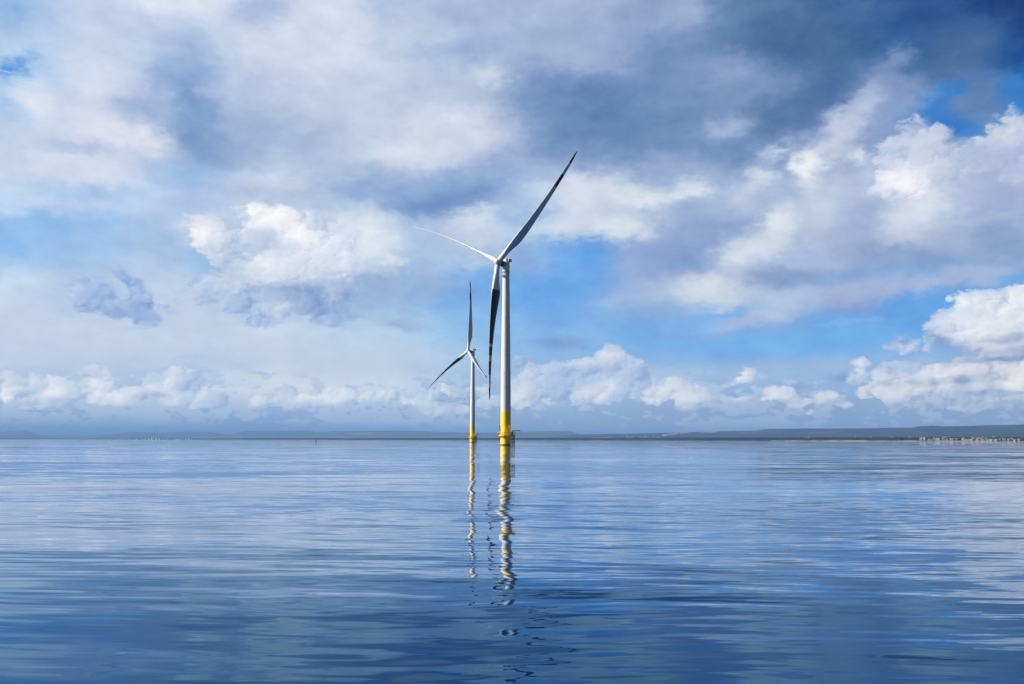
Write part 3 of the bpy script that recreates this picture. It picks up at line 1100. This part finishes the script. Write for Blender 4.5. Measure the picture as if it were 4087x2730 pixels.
# (column, width, height, depth behind the water's edge, material, pitched, words)
TOWN = [(3680, 26, 17, 90, 0, 0, "twin apartment block, left of the pair standing apart at the wood's edge"),
        (3692, 24, 18, 95, 1, 0, "twin apartment block, right of the pair standing apart at the wood's edge"),
        (3712, 22, 8, 80, 0, 1, "low cream house beside the paired apartment blocks"),
        (3722, 16, 7, 60, 3, 1, "small grey house between paired blocks and the town"),
        (3730, 14, 15, 100, 3, 0, "narrow grey block starting the beach town's long row"),
        (3737, 20, 13, 95, 2, 0, "ochre block next to the narrow grey block"),
        (3745, 22, 14, 80, 1, 0, "white broad block in the middle of the long row"),
        (3753, 20, 12, 70, 0, 0, "cream block left of the two tall slabs"),
        (3761, 18, 11, 90, 1, 0, "white block touching the two tall slabs"),
        (3768, 14, 20, 90, 2, 0, "tall ochre slab, left one of the tallest pair in town"),
        (3774, 13, 21, 95, 0, 0, "tall cream slab, right one of the tallest pair in town"),
        (3783, 18, 9, 80, 3, 1, "low grey house right after the tallest slabs"),
        (3796, 30, 13, 90, 0, 0, "cream terrace block before the long low hotel"),
        (3806, 24, 10, 60, 2, 1, "ochre villa in front of the cream terrace block"),
        (3824, 62, 12, 110, 3, 0, "long low grey hotel facing the beach"),
        (3847, 22, 15, 100, 1, 0, "bright white block alone right of the long hotel"),
        (3856, 22, 8, 70, 0, 1, "cream low house beside the lone white block"),
        (3866, 24, 7, 55, 0, 1, "cream beach house with low roof"),
        (3880, 18, 9, 60, 1, 1, "white villa left of the stepped town centre"),
        (3888, 22, 14, 95, 0, 0, "cream stepped block opening the town centre"),
        (3897, 20, 17, 110, 3, 0, "grey tall block at the town centre's back"),
        (3904, 18, 10, 60, 0, 1, "cream villa below the grey tall block"),
        (3911, 22, 16, 90, 1, 0, "brightest white block in the town centre"),
        (3920, 22, 13, 85, 0, 0, "cream block against the brightest white one"),
        (3930, 18, 8, 60, 2, 1, "ochre villa right of the town centre"),
        (3938, 14, 13, 85, 3, 0, "grey narrow block with the ochre villa on its left"),
        (3948, 24, 9, 60, 0, 1, "cream long house east of the town centre"),
        (3962, 30, 8, 40, 1, 0, "white low pavilion on the sand"),
        (3976, 26, 7, 30, 1, 0, "white beach club at the waterline"),
        (3990, 26, 9, 55, 0, 1, "cream villa after the white beach club"),
        (4004, 22, 10, 80, 2, 1, "ochre house behind the beach huts"),
        (4016, 26, 11, 85, 0, 0, "cream block near the frame's edge with flat roof"),
        (4030, 18, 9, 60, 1, 1, "white villa among the last houses"),
        (4042, 20, 12, 80, 3, 0, "grey block among the last houses"),
        (4056, 26, 7, 45, 1, 1, "white bungalow nearest the right edge's beach"),
        (4072, 24, 9, 60, 0, 1, "cream house cut by the photo's right edge")]
SHORE_TOWN = "buildings of the beach town"
for px, w, h, dd, mi, pit, words in TOWN:
    p = hor(px, coast(px) + dd - 25)
    house("building", p + Vector((0, 0, 2.4)), w * r.uniform(0.5, 0.7), r.uniform(9, 15), h * 0.74, r.uniform(0.1, 0.9), wall_mats[mi], words, SHORE_TOWN, bool(pit))

far_mats = [window_material(n_, c_) for n_, c_ in (("pale_cream_wall", (0.30, 0.28, 0.25)), ("bright_white_wall", (0.42, 0.41, 0.40)), ("sand_wall", (0.26, 0.22, 0.18)), ("pale_grey_wall", (0.55, 0.55, 0.55)))]
LEFT_TOWN = [(598, 30, 22, "cream apartment block left of the two tall white towers far off"), (607, 22, 30, "tall white tower in the far left town, first of the pair"), (613, 16, 26, "slim white tower beside the first tall tower"),
             (626, 26, 24, "pale grey block between the towers and low houses"), (640, 30, 14, "low white block right of the pale grey block"), (492, 24, 11, "westernmost pale house in the far left town"),
             (506, 26, 12, "cream house second in the far left town"), (516, 22, 10, "white house near the cream one in the far left town"), (528, 28, 10, "long cream house of the far left town"),
             (548, 28, 11, "grey pale house halfway along the far left town"), (574, 24, 12, "cream house before the far towers"), (583, 24, 13, "white house touching the cream apartment block"),
             (655, 28, 10, "long pale house after the low white block"), (668, 24, 12, "white end house of the main far row"), (704, 30, 12, "first house of the far row's right group"),
             (712, 22, 10, "second pale house of the far row's right group"), (725, 28, 12, "white broad house in the far row's right group"), (735, 24, 10, "cream house near the far row's right end"),
             (745, 22, 11, "small white house near the far row's right end"), (757, 28, 12, "wide white house near the far row's right end"), (768, 28, 10, "last pale house of the far row before the wood")]
for i, (px, w, h, words) in enumerate(LEFT_TOWN):
    p = hor(px, coast(px) - 15)
    house("building", p + Vector((0, 0, 0.6)), w * 0.8, 18, h, r.uniform(0.75, 1.05), far_mats[(0, 1, 1, 3, 1, 0, 0, 1, 0, 3, 0, 1, 0, 1, 0, 3, 1, 0, 1, 1, 0)[i]], words, "buildings of the far left town")

# the white town on the slope, and farms: specks that nothing tells apart
proto = None
spots = []
for k in range(64):
    px = r.uniform(2645, 2748)
    t = 0.52 + 0.4 * (px - 2645) / 103 + r.uniform(-0.13, 0.08)
    spots.append((right_ridge.point(px, min(t, 0.98)), "hill"))
for k in range(16):
    px = 2800 + k * 4.1
    spots.append((right_ridge.point(px, 0.8 + r.uniform(-0.03, 0.03)), "hill"))
for k in range(14):
    px = r.uniform(2480, 2640)
    spots.append((right_ridge.point(px, r.uniform(0.15, 0.4)), "hill"))
mesh_src = None
for p, kd in spots:
    if mesh_src is None:
        mesh_src = house("house", p, 18, 14, 12, 0.1, far_mats[1], "tiny white house of the town spread over the slope", "white houses on the slope", name="hill_house")
        o = mesh_src
    else:
        o = copy_tree(mesh_src)
    o.location = p
    o.rotation_euler = (0, 0, r.uniform(0.6, 1.1))
farm_src = None
for k in range(46):
    if k < 34:
        px = r.choice((r.uniform(1420, 2010), r.uniform(2080, 2480), r.uniform(2330, 2450)))
    else:
        px = r.uniform(2800, 4080)
    d0 = coast(px)
    t = r.uniform(0.86, 1.0)
    d = d0 + 160 + (interp(FOOT, px) - d0) * t
    p = hor(px, d) + Vector((0, 0, 2 + 26 * t * t - 0.5))
    if farm_src is None:
        farm_src = house("house", p, 30, 18, 13, 0.0, far_mats[0], "tiny pale farm building on the plain behind the wood", "farm buildings behind the wood", name="farm_building")
        o = farm_src
    else:
        o = copy_tree(farm_src)
    o.location = p
    o.rotation_euler = (0, 0, r.uniform(0.6, 1.1))


# ---------------------------------------------------------------- channel beacon
def build_beacon():
    steel = worn("beacon_steel", (0.03, 0.03, 0.035), 0.5, amount=0.4)
    o = empty("channel_beacon", hor(1262.5, 900))
    tag(o, "dark slim channel beacon standing alone in the water before the far shore", "beacon")
    MB().lathe([(0.42, -2.0), (0.42, 1.6)], 20).build("base", steel, o, smooth=True, angle=0.6)
    MB().lathe([(0.2, 1.6), (0.2, 2.9)], 16).build("post", steel, o, smooth=True, angle=0.6)
    MB().lathe([(0.2, 2.9), (0.48, 3.05), (0.48, 3.15), (0.3, 3.2), (0.3, 3.7), (0.1, 3.85)], 20).build("lantern", steel, o, smooth=True, angle=0.6)


build_beacon()


# ---------------------------------------------------------------- wind turbines
white_paint = worn("tower_white_paint", (0.56, 0.57, 0.57), 0.38, amount=0.06, grime=(0.36, 0.33, 0.27), scale=0.25)
yellow_paint = worn("yellow_marine_paint", (0.90, 0.57, 0.0), 0.42, amount=0.22, grime=(0.30, 0.16, 0.01), scale=0.5)
dark_steel = worn("dark_fender_steel", (0.035, 0.033, 0.03), 0.55, amount=0.4, grime=(0.10, 0.05, 0.02))
grey_steel = worn("galvanised_steel", (0.30, 0.31, 0.32), 0.45, metal=0.6, amount=0.3)
black_rubber = principled("seam_black", (0.012, 0.012, 0.014), 0.6)[0]


def pile_material():
    """Yellow paint above, a dark weedy ring where the sea laps."""
    m, N, b = principled("pile_yellow", (0.90, 0.57, 0.0), 0.42)
    co = N.n('ShaderNodeTexCoord').outputs['Object']
    z = N.sep(co)[2]
    nz = N.noise(N.v('MULTIPLY', co, (5, 5, 0.5)), 0.5, 5.0, 0.6).outputs[0]
    streak = N.m('MULTIPLY', N.step(nz, 0.48, 0.72), 0.25)
    c = N.mix(streak, (0.90, 0.57, 0.0, 1), (0.32, 0.17, 0.01, 1))
    wet = N.step(N.m('ADD', z, N.m('MULTIPLY', nz, 0.35)), 0.35, 0.62, 1.0, 0.0)
    N.put(b.inputs['Base Color'], N.mix(wet, c, (0.035, 0.028, 0.012, 1)))
    return m


pile_paint = pile_material()


def blade_material(name, bands):
    """White paint with painted bands along the blade (object Z runs from root to tip, metres)."""
    m, N, b = principled(name, (0.6, 0.61, 0.61), 0.32)
    co = N.n('ShaderNodeTexCoord').outputs['Object']
    z = N.m('DIVIDE', N.sep(co)[2], BLADE_L)
    nz = N.noise(N.v('MULTIPLY', co, (1, 1, 0.15)), 1.0, 5.0, 0.6).outputs[0]
    stops = [(0.0, (0.58, 0.59, 0.59))]
    for a, e, c in bands:
        stops += [(a, c), (e, (0.58, 0.59, 0.59))]
    c = N.ramp(z, stops, 'CONSTANT')
    nose = N.step(N.sep(N.n('ShaderNodeTexCoord').outputs['Normal'])[1], 0.955, 0.99)      # the leading edge is left white
    c = N.mix(nose, c, (0.58, 0.59, 0.59, 1))
    N.put(b.inputs['Base Color'], N.mix(N.m('MULTIPLY', N.step(nz, 0.5, 0.75), 0.1), c, (0.3, 0.28, 0.24, 1)))
    return m


BLADE_L = 67.5
RED, BLACK = (0.20, 0.002, 0.007), (0.006, 0.006, 0.008)
red_blade = blade_material("red_banded_blade", [(0.725, 0.82, RED), (0.912, 0.995, RED)])
plain_blade = blade_material("plain_white_blade", [])
black_blade = blade_material("black_banded_blade", [(0.205, 0.60, BLACK), (0.618, 0.682, BLACK), (0.725, 0.82, RED), (0.912, 0.995, RED)])
BEND = 6.5
TILT, PRE, OVER, HUB_H = R(5.47), 5.836, 5.385, 86.27


def blade_rings(pitch, prebend):
    """Airfoil sections from root to tip. Local frame: z along the blade, y upwind, x in the rotor plane (ahead)."""
    tab = [(0.0, 2.5, 1.0, 0), (0.03, 2.5, 1.0, 0), (0.07, 2.8, 0.84, 12), (0.12, 3.8, 0.52, 15), (0.17, 4.9, 0.35, 14), (0.22, 5.2, 0.28, 12), (0.3, 4.7, 0.23, 9), (0.4, 3.8, 0.2, 6.5),
           (0.5, 3.1, 0.19, 4.5), (0.6, 2.55, 0.18, 3), (0.7, 2.1, 0.18, 2), (0.8, 1.7, 0.2, 1), (0.9, 1.38, 0.24, 0.3), (0.95, 1.12, 0.28, 0), (0.985, 0.72, 0.32, -0.3), (1.0, 0.24, 0.4, -0.5)]
    rings = []
    n = 28
    ss = sorted(set([0, .015, .03, .05, .07, .095, .12, .145, .17, .195, .22, .26, .3] + [0.3 + 0.7 * i / 26 for i in range(27)] + [.985, .993]))
    for s in ss:
        c = np.interp(s, [q[0] for q in tab], [q[1] for q in tab])
        th = np.interp(s, [q[0] for q in tab], [q[2] for q in tab])
        tw = math.radians(np.interp(s, [q[0] for q in tab], [q[3] for q in tab]) + pitch)
        foil = min(1.0, max(0.0, (s - 0.03) / 0.14))
        pts = []
        for k in range(n):
            a = 2 * math.pi * k / n
            cx, cy = 0.5 * math.cos(a), 0.5 * th * math.sin(a)            # round root
            xx = 0.5 * (1 - math.cos(a))                                   # foil: nose at xx = 0
            tt = th * 5 * (0.2969 * math.sqrt(max(xx, 0)) - 0.126 * xx - 0.3516 * xx ** 2 + 0.2843 * xx ** 3 - 0.1036 * xx ** 4)
            yy = tt * (1 if a < math.pi else -0.75) + 0.03 * math.sin(math.pi * xx)
            fx, fy = 0.32 - xx, yy
            px_ = (-cx) * (1 - foil) + fx * foil if False else (math.cos(a) * 0.5) * (1 - foil) + fx * foil
            py_ = cy * (1 - foil) + fy * foil
            X, Y = px_ * c, -py_ * c
            # the blades are feathered, so their bend lies in the rotor plane; the cone leans them upwind
            pts.append(Vector((X * math.cos(tw) - Y * math.sin(tw) + BEND * s ** 2.2, X * math.sin(tw) + Y * math.cos(tw) + prebend * s, 1.6 + s * (BLADE_L - 1.6))))
        rings.append(pts)
    return rings


def turbine(px_x, dist, yaw, az0, black_index, label, boom_up, pitch, plain_index=None):
    loc = Vector((px_x, dist, 0))
    t = empty("wind_turbine", loc)
    tag(t, label, "wind turbine", "wind turbines standing in the sea")
    # foundation
    pile = MB().lathe([(2.44, -3.0), (2.44, 4.41)], 64, close=True).build("pile", pile_paint, t, smooth=True, angle=0.6)
    MB().lathe([(2.47, 0.32), (2.52, 0.36), (2.52, 0.5), (2.47, 0.54)], 64, close=False).build("waterline_band", black_rubber, pile, smooth=True)
    MB().lathe([(2.38, 5.05), (2.36, 15.9)], 64).build("transition_piece", yellow_paint, t, smooth=True, angle=0.6)
    # tower
    tw = MB()
    prof, z0, z1 = [], 15.9, HUB_H - 3.9
    seams = (15.9, 27.0, 42.5, 60.5, z1)
    def rad(z):
        return 2.36 + (1.62 - 2.36) * max(0.0, (z - 22.0) / (z1 - 22.0)) ** 1.15
    zs = sorted(set([z0 + (z1 - z0) * i / 24 for i in range(25)]))
    tw.lathe([(rad(z), z) for z in zs], 64)
    tower = tw.build("tower", white_paint, t, smooth=True, angle=0.6)
    for z in seams[1:4]:
        MB().lathe([(rad(z) + 0.004, z - 0.06), (rad(z) + 0.035, z - 0.04), (rad(z) + 0.035, z + 0.04), (rad(z) + 0.004, z + 0.06)], 64, close=False).build("flange", grey_steel, tower, smooth=True)
    for ang, z in ((-1.9, 33.5), (-0.25, 33.5), (-0.2, 17.6), (-2.6, 17.8)):                                  # small lamps and sensors on the shell
        u = Vector((math.cos(ang), math.sin(ang), 0))
        MB().tube([u * (rad(z) - 0.05) + Vector((0, 0, z)), u * (rad(z) + 0.55) + Vector((0, 0, z + 0.28))], 0.09, 8).build("lamp", grey_steel, tower)
    # work platform
    pl = MB().lathe([(2.5, 4.42), (3.6, 4.42), (3.6, 5.05), (2.5, 5.05)], 40, close=False).build("platform", yellow_paint, t, smooth=True, angle=0.5)
    for c_, s_ in (((0.35, -3.35, 4.74), (2.3, 1.5, 0.7)), ((3.75, -0.5, 4.74), (2.6, 2.0, 0.58)), ((-3.55, -0.5, 4.74), (1.3, 2.0, 0.58))):
        MB().box(c_, s_).build("landing", yellow_paint, pl, bevel=0.03)
    rl = MB()
    ring = [Vector((3.5 * math.cos(a), 3.5 * math.sin(a), 0)) for a in [2 * math.pi * i / 28 for i in range(28)]]
    for i, q in enumerate(ring):
        if i % 2 == 0:
            rl.tube([q + Vector((0, 0, 4.95)), q + Vector((0, 0, 6.1))], 0.1, 6)
    for hz in (5.5, 6.1):
        rl.tube([q + Vector((0, 0, hz)) for q in ring[1:26]], 0.1, 6)
    rl.box((0.35, -4.05, 5.95), (2.3, 0.12, 0.34)).box((-0.75, -4.05, 5.4), (0.09, 0.09, 1.1)).box((1.45, -4.05, 5.4), (0.09, 0.09, 1.1))
    rl.box((-4.15, -0.5, 5.9), (0.1, 2.0, 0.12)).box((-4.15, -1.45, 5.4), (0.09, 0.09, 1.1)).box((-4.15, 0.45, 5.4), (0.09, 0.09, 1.1)).box((-3.8, -1.45, 5.95), (0.8, 0.09, 0.12))
    rl.build("railing", yellow_paint, pl)
    MB().box((-3.2, -1.9, 5.45), (0.7, 0.6, 1.0)).build("locker", grey_steel, pl, bevel=0.04)
    MB().box((2.95, -1.75, 5.5), (0.75, 0.7, 1.05)).build("locker", dark_steel, pl, bevel=0.04)
    # door with its hooped guard
    door = MB().box((0.35, -2.42, 7.05), (1.5, 0.14, 2.5)).build("door", yellow_paint, t, bevel=0.05)
    hp = [Vector((-0.75, -2.5, 6.0)), Vector((-0.75, -2.75, 7.2)), Vector((-0.55, -2.8, 8.1)), Vector((-0.15, -2.7, 8.7)), Vector((-0.2, -2.45, 9.2))]
    gd = MB().tube(hp, 0.1, 8).tube([Vector((1.15 + (1.1 - 1.15), 0, 0)) + Vector((0.35 - v.x * 0.9, v.y, v.z)) for v in hp], 0.1, 8)
    gd.tube([(1.75, -2.1, 6.0), (1.75, -2.2, 9.3)], 0.08, 8)
    gd.build("guard_rail", yellow_paint, t)
    MB().box((0.35, -2.62, 5.75), (1.7, 0.5, 0.22)).build("door_step", dark_steel, t)
    # cable guard on the left flank
    MB().tube([(-2.55, -0.6, 4.95), (-2.6, -0.6, 7.2), (-2.75, -0.6, 8.2), (-2.9, -0.6, 8.7), (-2.6, -0.6, 9.3)], 0.17, 8).build("cable_duct", dark_steel, t, smooth=True)
    MB().lathe([(2.42, 9.55), (2.47, 9.57), (2.47, 9.67), (2.42, 9.69)], 64, close=False).build("collar", yellow_paint, t, smooth=True)
    # davit crane
    cr = MB().lathe([(0.36, 4.95), (0.36, 6.35), (0.26, 6.45), (0.2, 6.9)], 20, origin=(3.35, -0.6, 0)).build("crane_post", yellow_paint, t, smooth=True, angle=0.6)
    a = R(24) if boom_up else R(1.5)
    c0 = Vector((3.2, -0.6, 6.75))
    dr = Vector((math.cos(a), 0, math.sin(a)))
    tip = c0 + dr * 3.7
    rot = Matrix.Rotation(-a, 3, 'Y')
    MB().box((c0 + tip) / 2, (3.7, 0.42, 0.52), rot).build("crane_boom", yellow_paint, cr, bevel=0.04)
    MB().tube([tip - dr * 0.15 + Vector((0, 0, -0.15)), tip - dr * 0.15 + Vector((0, 0, -0.95))], 0.05, 6).box(tip - dr * 0.15 + Vector((0, 0, -1.05)), (0.22, 0.22, 0.28)).build("crane_hook", dark_steel, cr)
    MB().box((4.35, -0.6, 5.75), (0.5, 0.5, 0.5)).box((4.0, -0.6, 6.1), (0.1, 0.1, 1.0)).build("winch", dark_steel, cr)
    # boat landing: two fender tubes with a ladder between
    fd = MB()
    for x in (3.0, 4.05):
        fd.tube([(x, -0.9, -2.5), (x, -0.9, 4.5)], 0.24, 12)
    for z in (-0.2, 1.4, 2.9, 4.2):
        fd.tube([(2.2, -0.8, z), (4.05, -0.9, z)], 0.13, 8)
    fend = fd.build("boat_landing", dark_steel, t, smooth=True, angle=0.6)
    ld = MB()
    for x in (3.35, 3.72):
        ld.tube([(x, -0.85, -0.8), (x, -0.85, 5.0)], 0.05, 6)
    for i in range(18):
        ld.tube([(3.35, -0.85, -0.6 + i * 0.3), (3.72, -0.85, -0.6 + i * 0.3)], 0.03, 6)
    ld.build("ladder", dark_steel, fend)
    # nacelle
    n = Vector((-math.sin(yaw) * math.cos(TILT), -math.cos(yaw) * math.cos(TILT), math.sin(TILT)))
    side = Vector((math.cos(yaw), -math.sin(yaw), 0))
    up = side.cross(n)
    if up.z < 0:
        up = -up
    frame = Matrix((side, n, up)).transposed()                     # local x = side, y = upwind, z = up
    hubc = Vector((0, 0, HUB_H)) + n * OVER
    na = empty("nacelle", Vector((0, 0, 0)))
    na.parent = t
    zt = HUB_H - 3.9
    nm = MB().lathe([(1.68, zt + 0.12), (1.72, zt + 0.5), (1.74, zt + 3.4), (1.66, zt + 4.6), (1.45, zt + 5.25), (1.0, zt + 5.55), (0.3, zt + 5.6)], 48)
    nb = nm.build("housing", white_paint, na, smooth=True, angle=0.7)
    MB().lathe([(1.62, zt - 0.14), (1.9, zt - 0.12), (1.9, zt + 0.1), (1.62, zt + 0.12)], 48, close=False).build("yaw_ring", black_rubber, na, smooth=True, angle=0.6)
    # neck from the housing to the hub: generator drum, waist and cover
    MB().lathe([(1.35, 0.6), (1.4, 1.5), (1.4, 2.55), (1.28, 2.6)], 40, axis=n, origin=(0, 0, HUB_H - 0.3)).build("generator", grey_steel, na, smooth=True, angle=0.6)
    MB().lathe([(1.47, 1.45), (1.52, 1.5), (1.52, 1.62), (1.47, 1.67)], 40, axis=n, origin=(0, 0, HUB_H - 0.3), close=False).lathe([(1.42, 2.5), (1.5, 2.55), (1.5, 2.72), (1.3, 2.76)], 40, axis=n, origin=(0, 0, HUB_H - 0.3), close=False).build("drive_seal", black_rubber, na, smooth=True, angle=0.6)
    MB().lathe([(1.22, 2.74), (1.15, 3.1), (1.2, 3.9)], 32, axis=n, origin=(0, 0, HUB_H - 0.25)).build("main_shaft", dark_steel, na, smooth=True, angle=0.6)
    # roof gear
    back = -n
    top = Vector((0, 0, zt + 5.45))
    cool = MB()
    cc = top + Vector((back.x, back.y, 0)) * 1.9 + Vector((0, 0, 0.55))
    yawm = Matrix.Rotation(-yaw + R(8), 3, 'Z')
    cool.box(cc, (1.7, 2.1, 1.45), yawm)
    cool.build("cooler", grey_steel, na, bevel=0.06)
    MB().lathe([(0.5, 0), (0.55, 0.05), (0.55, 0.5), (0.35, 0.62)], 20, axis=(-0.4, -0.7, 0.3), origin=top + Vector((0.6, -0.5, 0.5))).build("vent", dark_steel, na, smooth=True, angle=0.6)
    MB().box(top + Vector((-0.35, -0.45, 0.25)), (1.2, 0.9, 0.9), yawm).build("hatch", white_paint, na, bevel=0.08)
    MB().tube([top + Vector((-0.75, 0, 0)), top + Vector((-0.75, 0, 1.0))], 0.13, 8).lathe([(0.22, 0), (0.22, 0.3)], 12, origin=top + Vector((-0.75, 0, 1.0))).build("beacon_lamp", dark_steel, na)
    ms = top + Vector((0.45, 0.1, 0))
    MB().tube([ms, ms + Vector((0, 0, 3.0))], 0.05, 6).tube([ms + Vector((-0.4, 0, 2.5)), ms + Vector((-0.25, 0, 3.0))], 0.05, 6).tube([ms + Vector((-0.4, 0, 2.5)), ms + Vector((0.45, 0, 2.5))], 0.05, 6).tube([ms + Vector((0.45, 0, 2.5)), ms + Vector((0.45, 0, 3.1))], 0.06, 6).build("wind_vane", grey_steel, na)
    # service balcony under the nacelle
    bq = Vector((-1.15, -1.3, zt - 2.0))
    bb = MB().box(bq, (2.1, 1.5, 0.18), yawm)
    bb.build("balcony", dark_steel, na)
    br = MB()
    for hz in (0.55, 1.1):
        br.box(bq + yawm @ Vector((0, -0.72, hz)), (2.1, 0.07, 0.09), yawm).box(bq + yawm @ Vector((-1.02, 0, hz)), (0.07, 1.4, 0.09), yawm).box(bq + yawm @ Vector((1.02, 0, hz)), (0.07, 1.4, 0.09), yawm)
    for dx in (-1.02, -0.5, 0, 0.5, 1.02):
        br.box(bq + yawm @ Vector((dx, -0.72, 0.55)), (0.07, 0.07, 1.1), yawm)
    br.box(bq + yawm @ Vector((0.1, -0.62, 0.5)), (1.5, 0.04, 0.8), yawm)
    br.build("balcony_rail", grey_steel, na)
    # hub
    hb = MB().lathe([(1.2, -1.35), (1.62, -1.0), (1.75, -0.2), (1.68, 0.6), (1.4, 1.25), (0.9, 1.65), (0.3, 1.8)], 48, axis=n, origin=hubc)
    hub = hb.build("hub", white_paint, t, smooth=True, angle=0.9)
    MB().lathe([(1.15, -1.42), (1.66, -1.42), (1.66, -1.2), (1.15, -1.2)], 40, axis=n, origin=hubc, close=False).build("hub_backplate", dark_steel, hub, smooth=True, angle=0.6)
    for k in range(3):
        a = az0 + BEND / BLADE_L + k * 2 * math.pi / 3
        zdir = (up * math.cos(a) + side * math.sin(a)).normalized()
        xdir = n.cross(zdir)                                        # local x, y = upwind, z = out
        mt = Matrix((xdir, n, zdir)).transposed().to_4x4()
        mt.translation = hubc
        bl = MB().loft(blade_rings(pitch, PRE)).build("blade", black_blade if k == black_index else plain_blade if k == plain_index else red_blade, t, smooth=True, angle=1.2)
        bl.matrix_local = mt
        if k == black_index:
            bl['label'] = "blade painted black along its middle"
        elif k == plain_index:
            bl['label'] = "plain white blade seen nearly edge on"
        MB().lathe([(1.27, 1.45), (1.36, 1.5), (1.36, 1.62), (1.27, 1.67)], 40, axis=(0, 0, 1), close=False).build("root_seal", black_rubber, bl, smooth=True)
        MB().lathe([(1.3, 0.0), (1.3, 1.5)], 40, close=False).build("root_collar", white_paint, bl, smooth=True)
    return t


turbine(-2.908, 444.29, 0.8304, 0.9217, 1, "large near white wind turbine on a yellow pile, its black banded blade hanging straight down", False, BLADE_PITCH, 2)
turbine(-37.354, 894.5, 0.9837, 0.0192, 2, "smaller distant white wind turbine with one blade upright and its black blade pointing down left", True, BLADE_PITCH)


# ---------------------------------------------------------------- haze: the air between the camera and the far shore
def build_haze():
    m = bpy.data.materials.new("haze_air")
    m.use_nodes = True
    tr = m.node_tree
    tr.nodes.clear()
    out = tr.nodes.new('ShaderNodeOutputMaterial')
    v = tr.nodes.new('ShaderNodeVolumePrincipled')
    v.inputs['Color'].default_value = HAZE_COLOR
    v.inputs['Density'].default_value = HAZE_DENSITY
    v.inputs['Anisotropy'].default_value = 0.0
    tr.links.new(v.outputs[0], out.inputs['Volume'])
    mb = MB()
    mb.box((0, 25000, 168.0), (100000, 60000, 344.0))
    tag(mb.build("haze", m), kind='stuff', label="pale blue haze over the sea and the far shore")


build_haze()
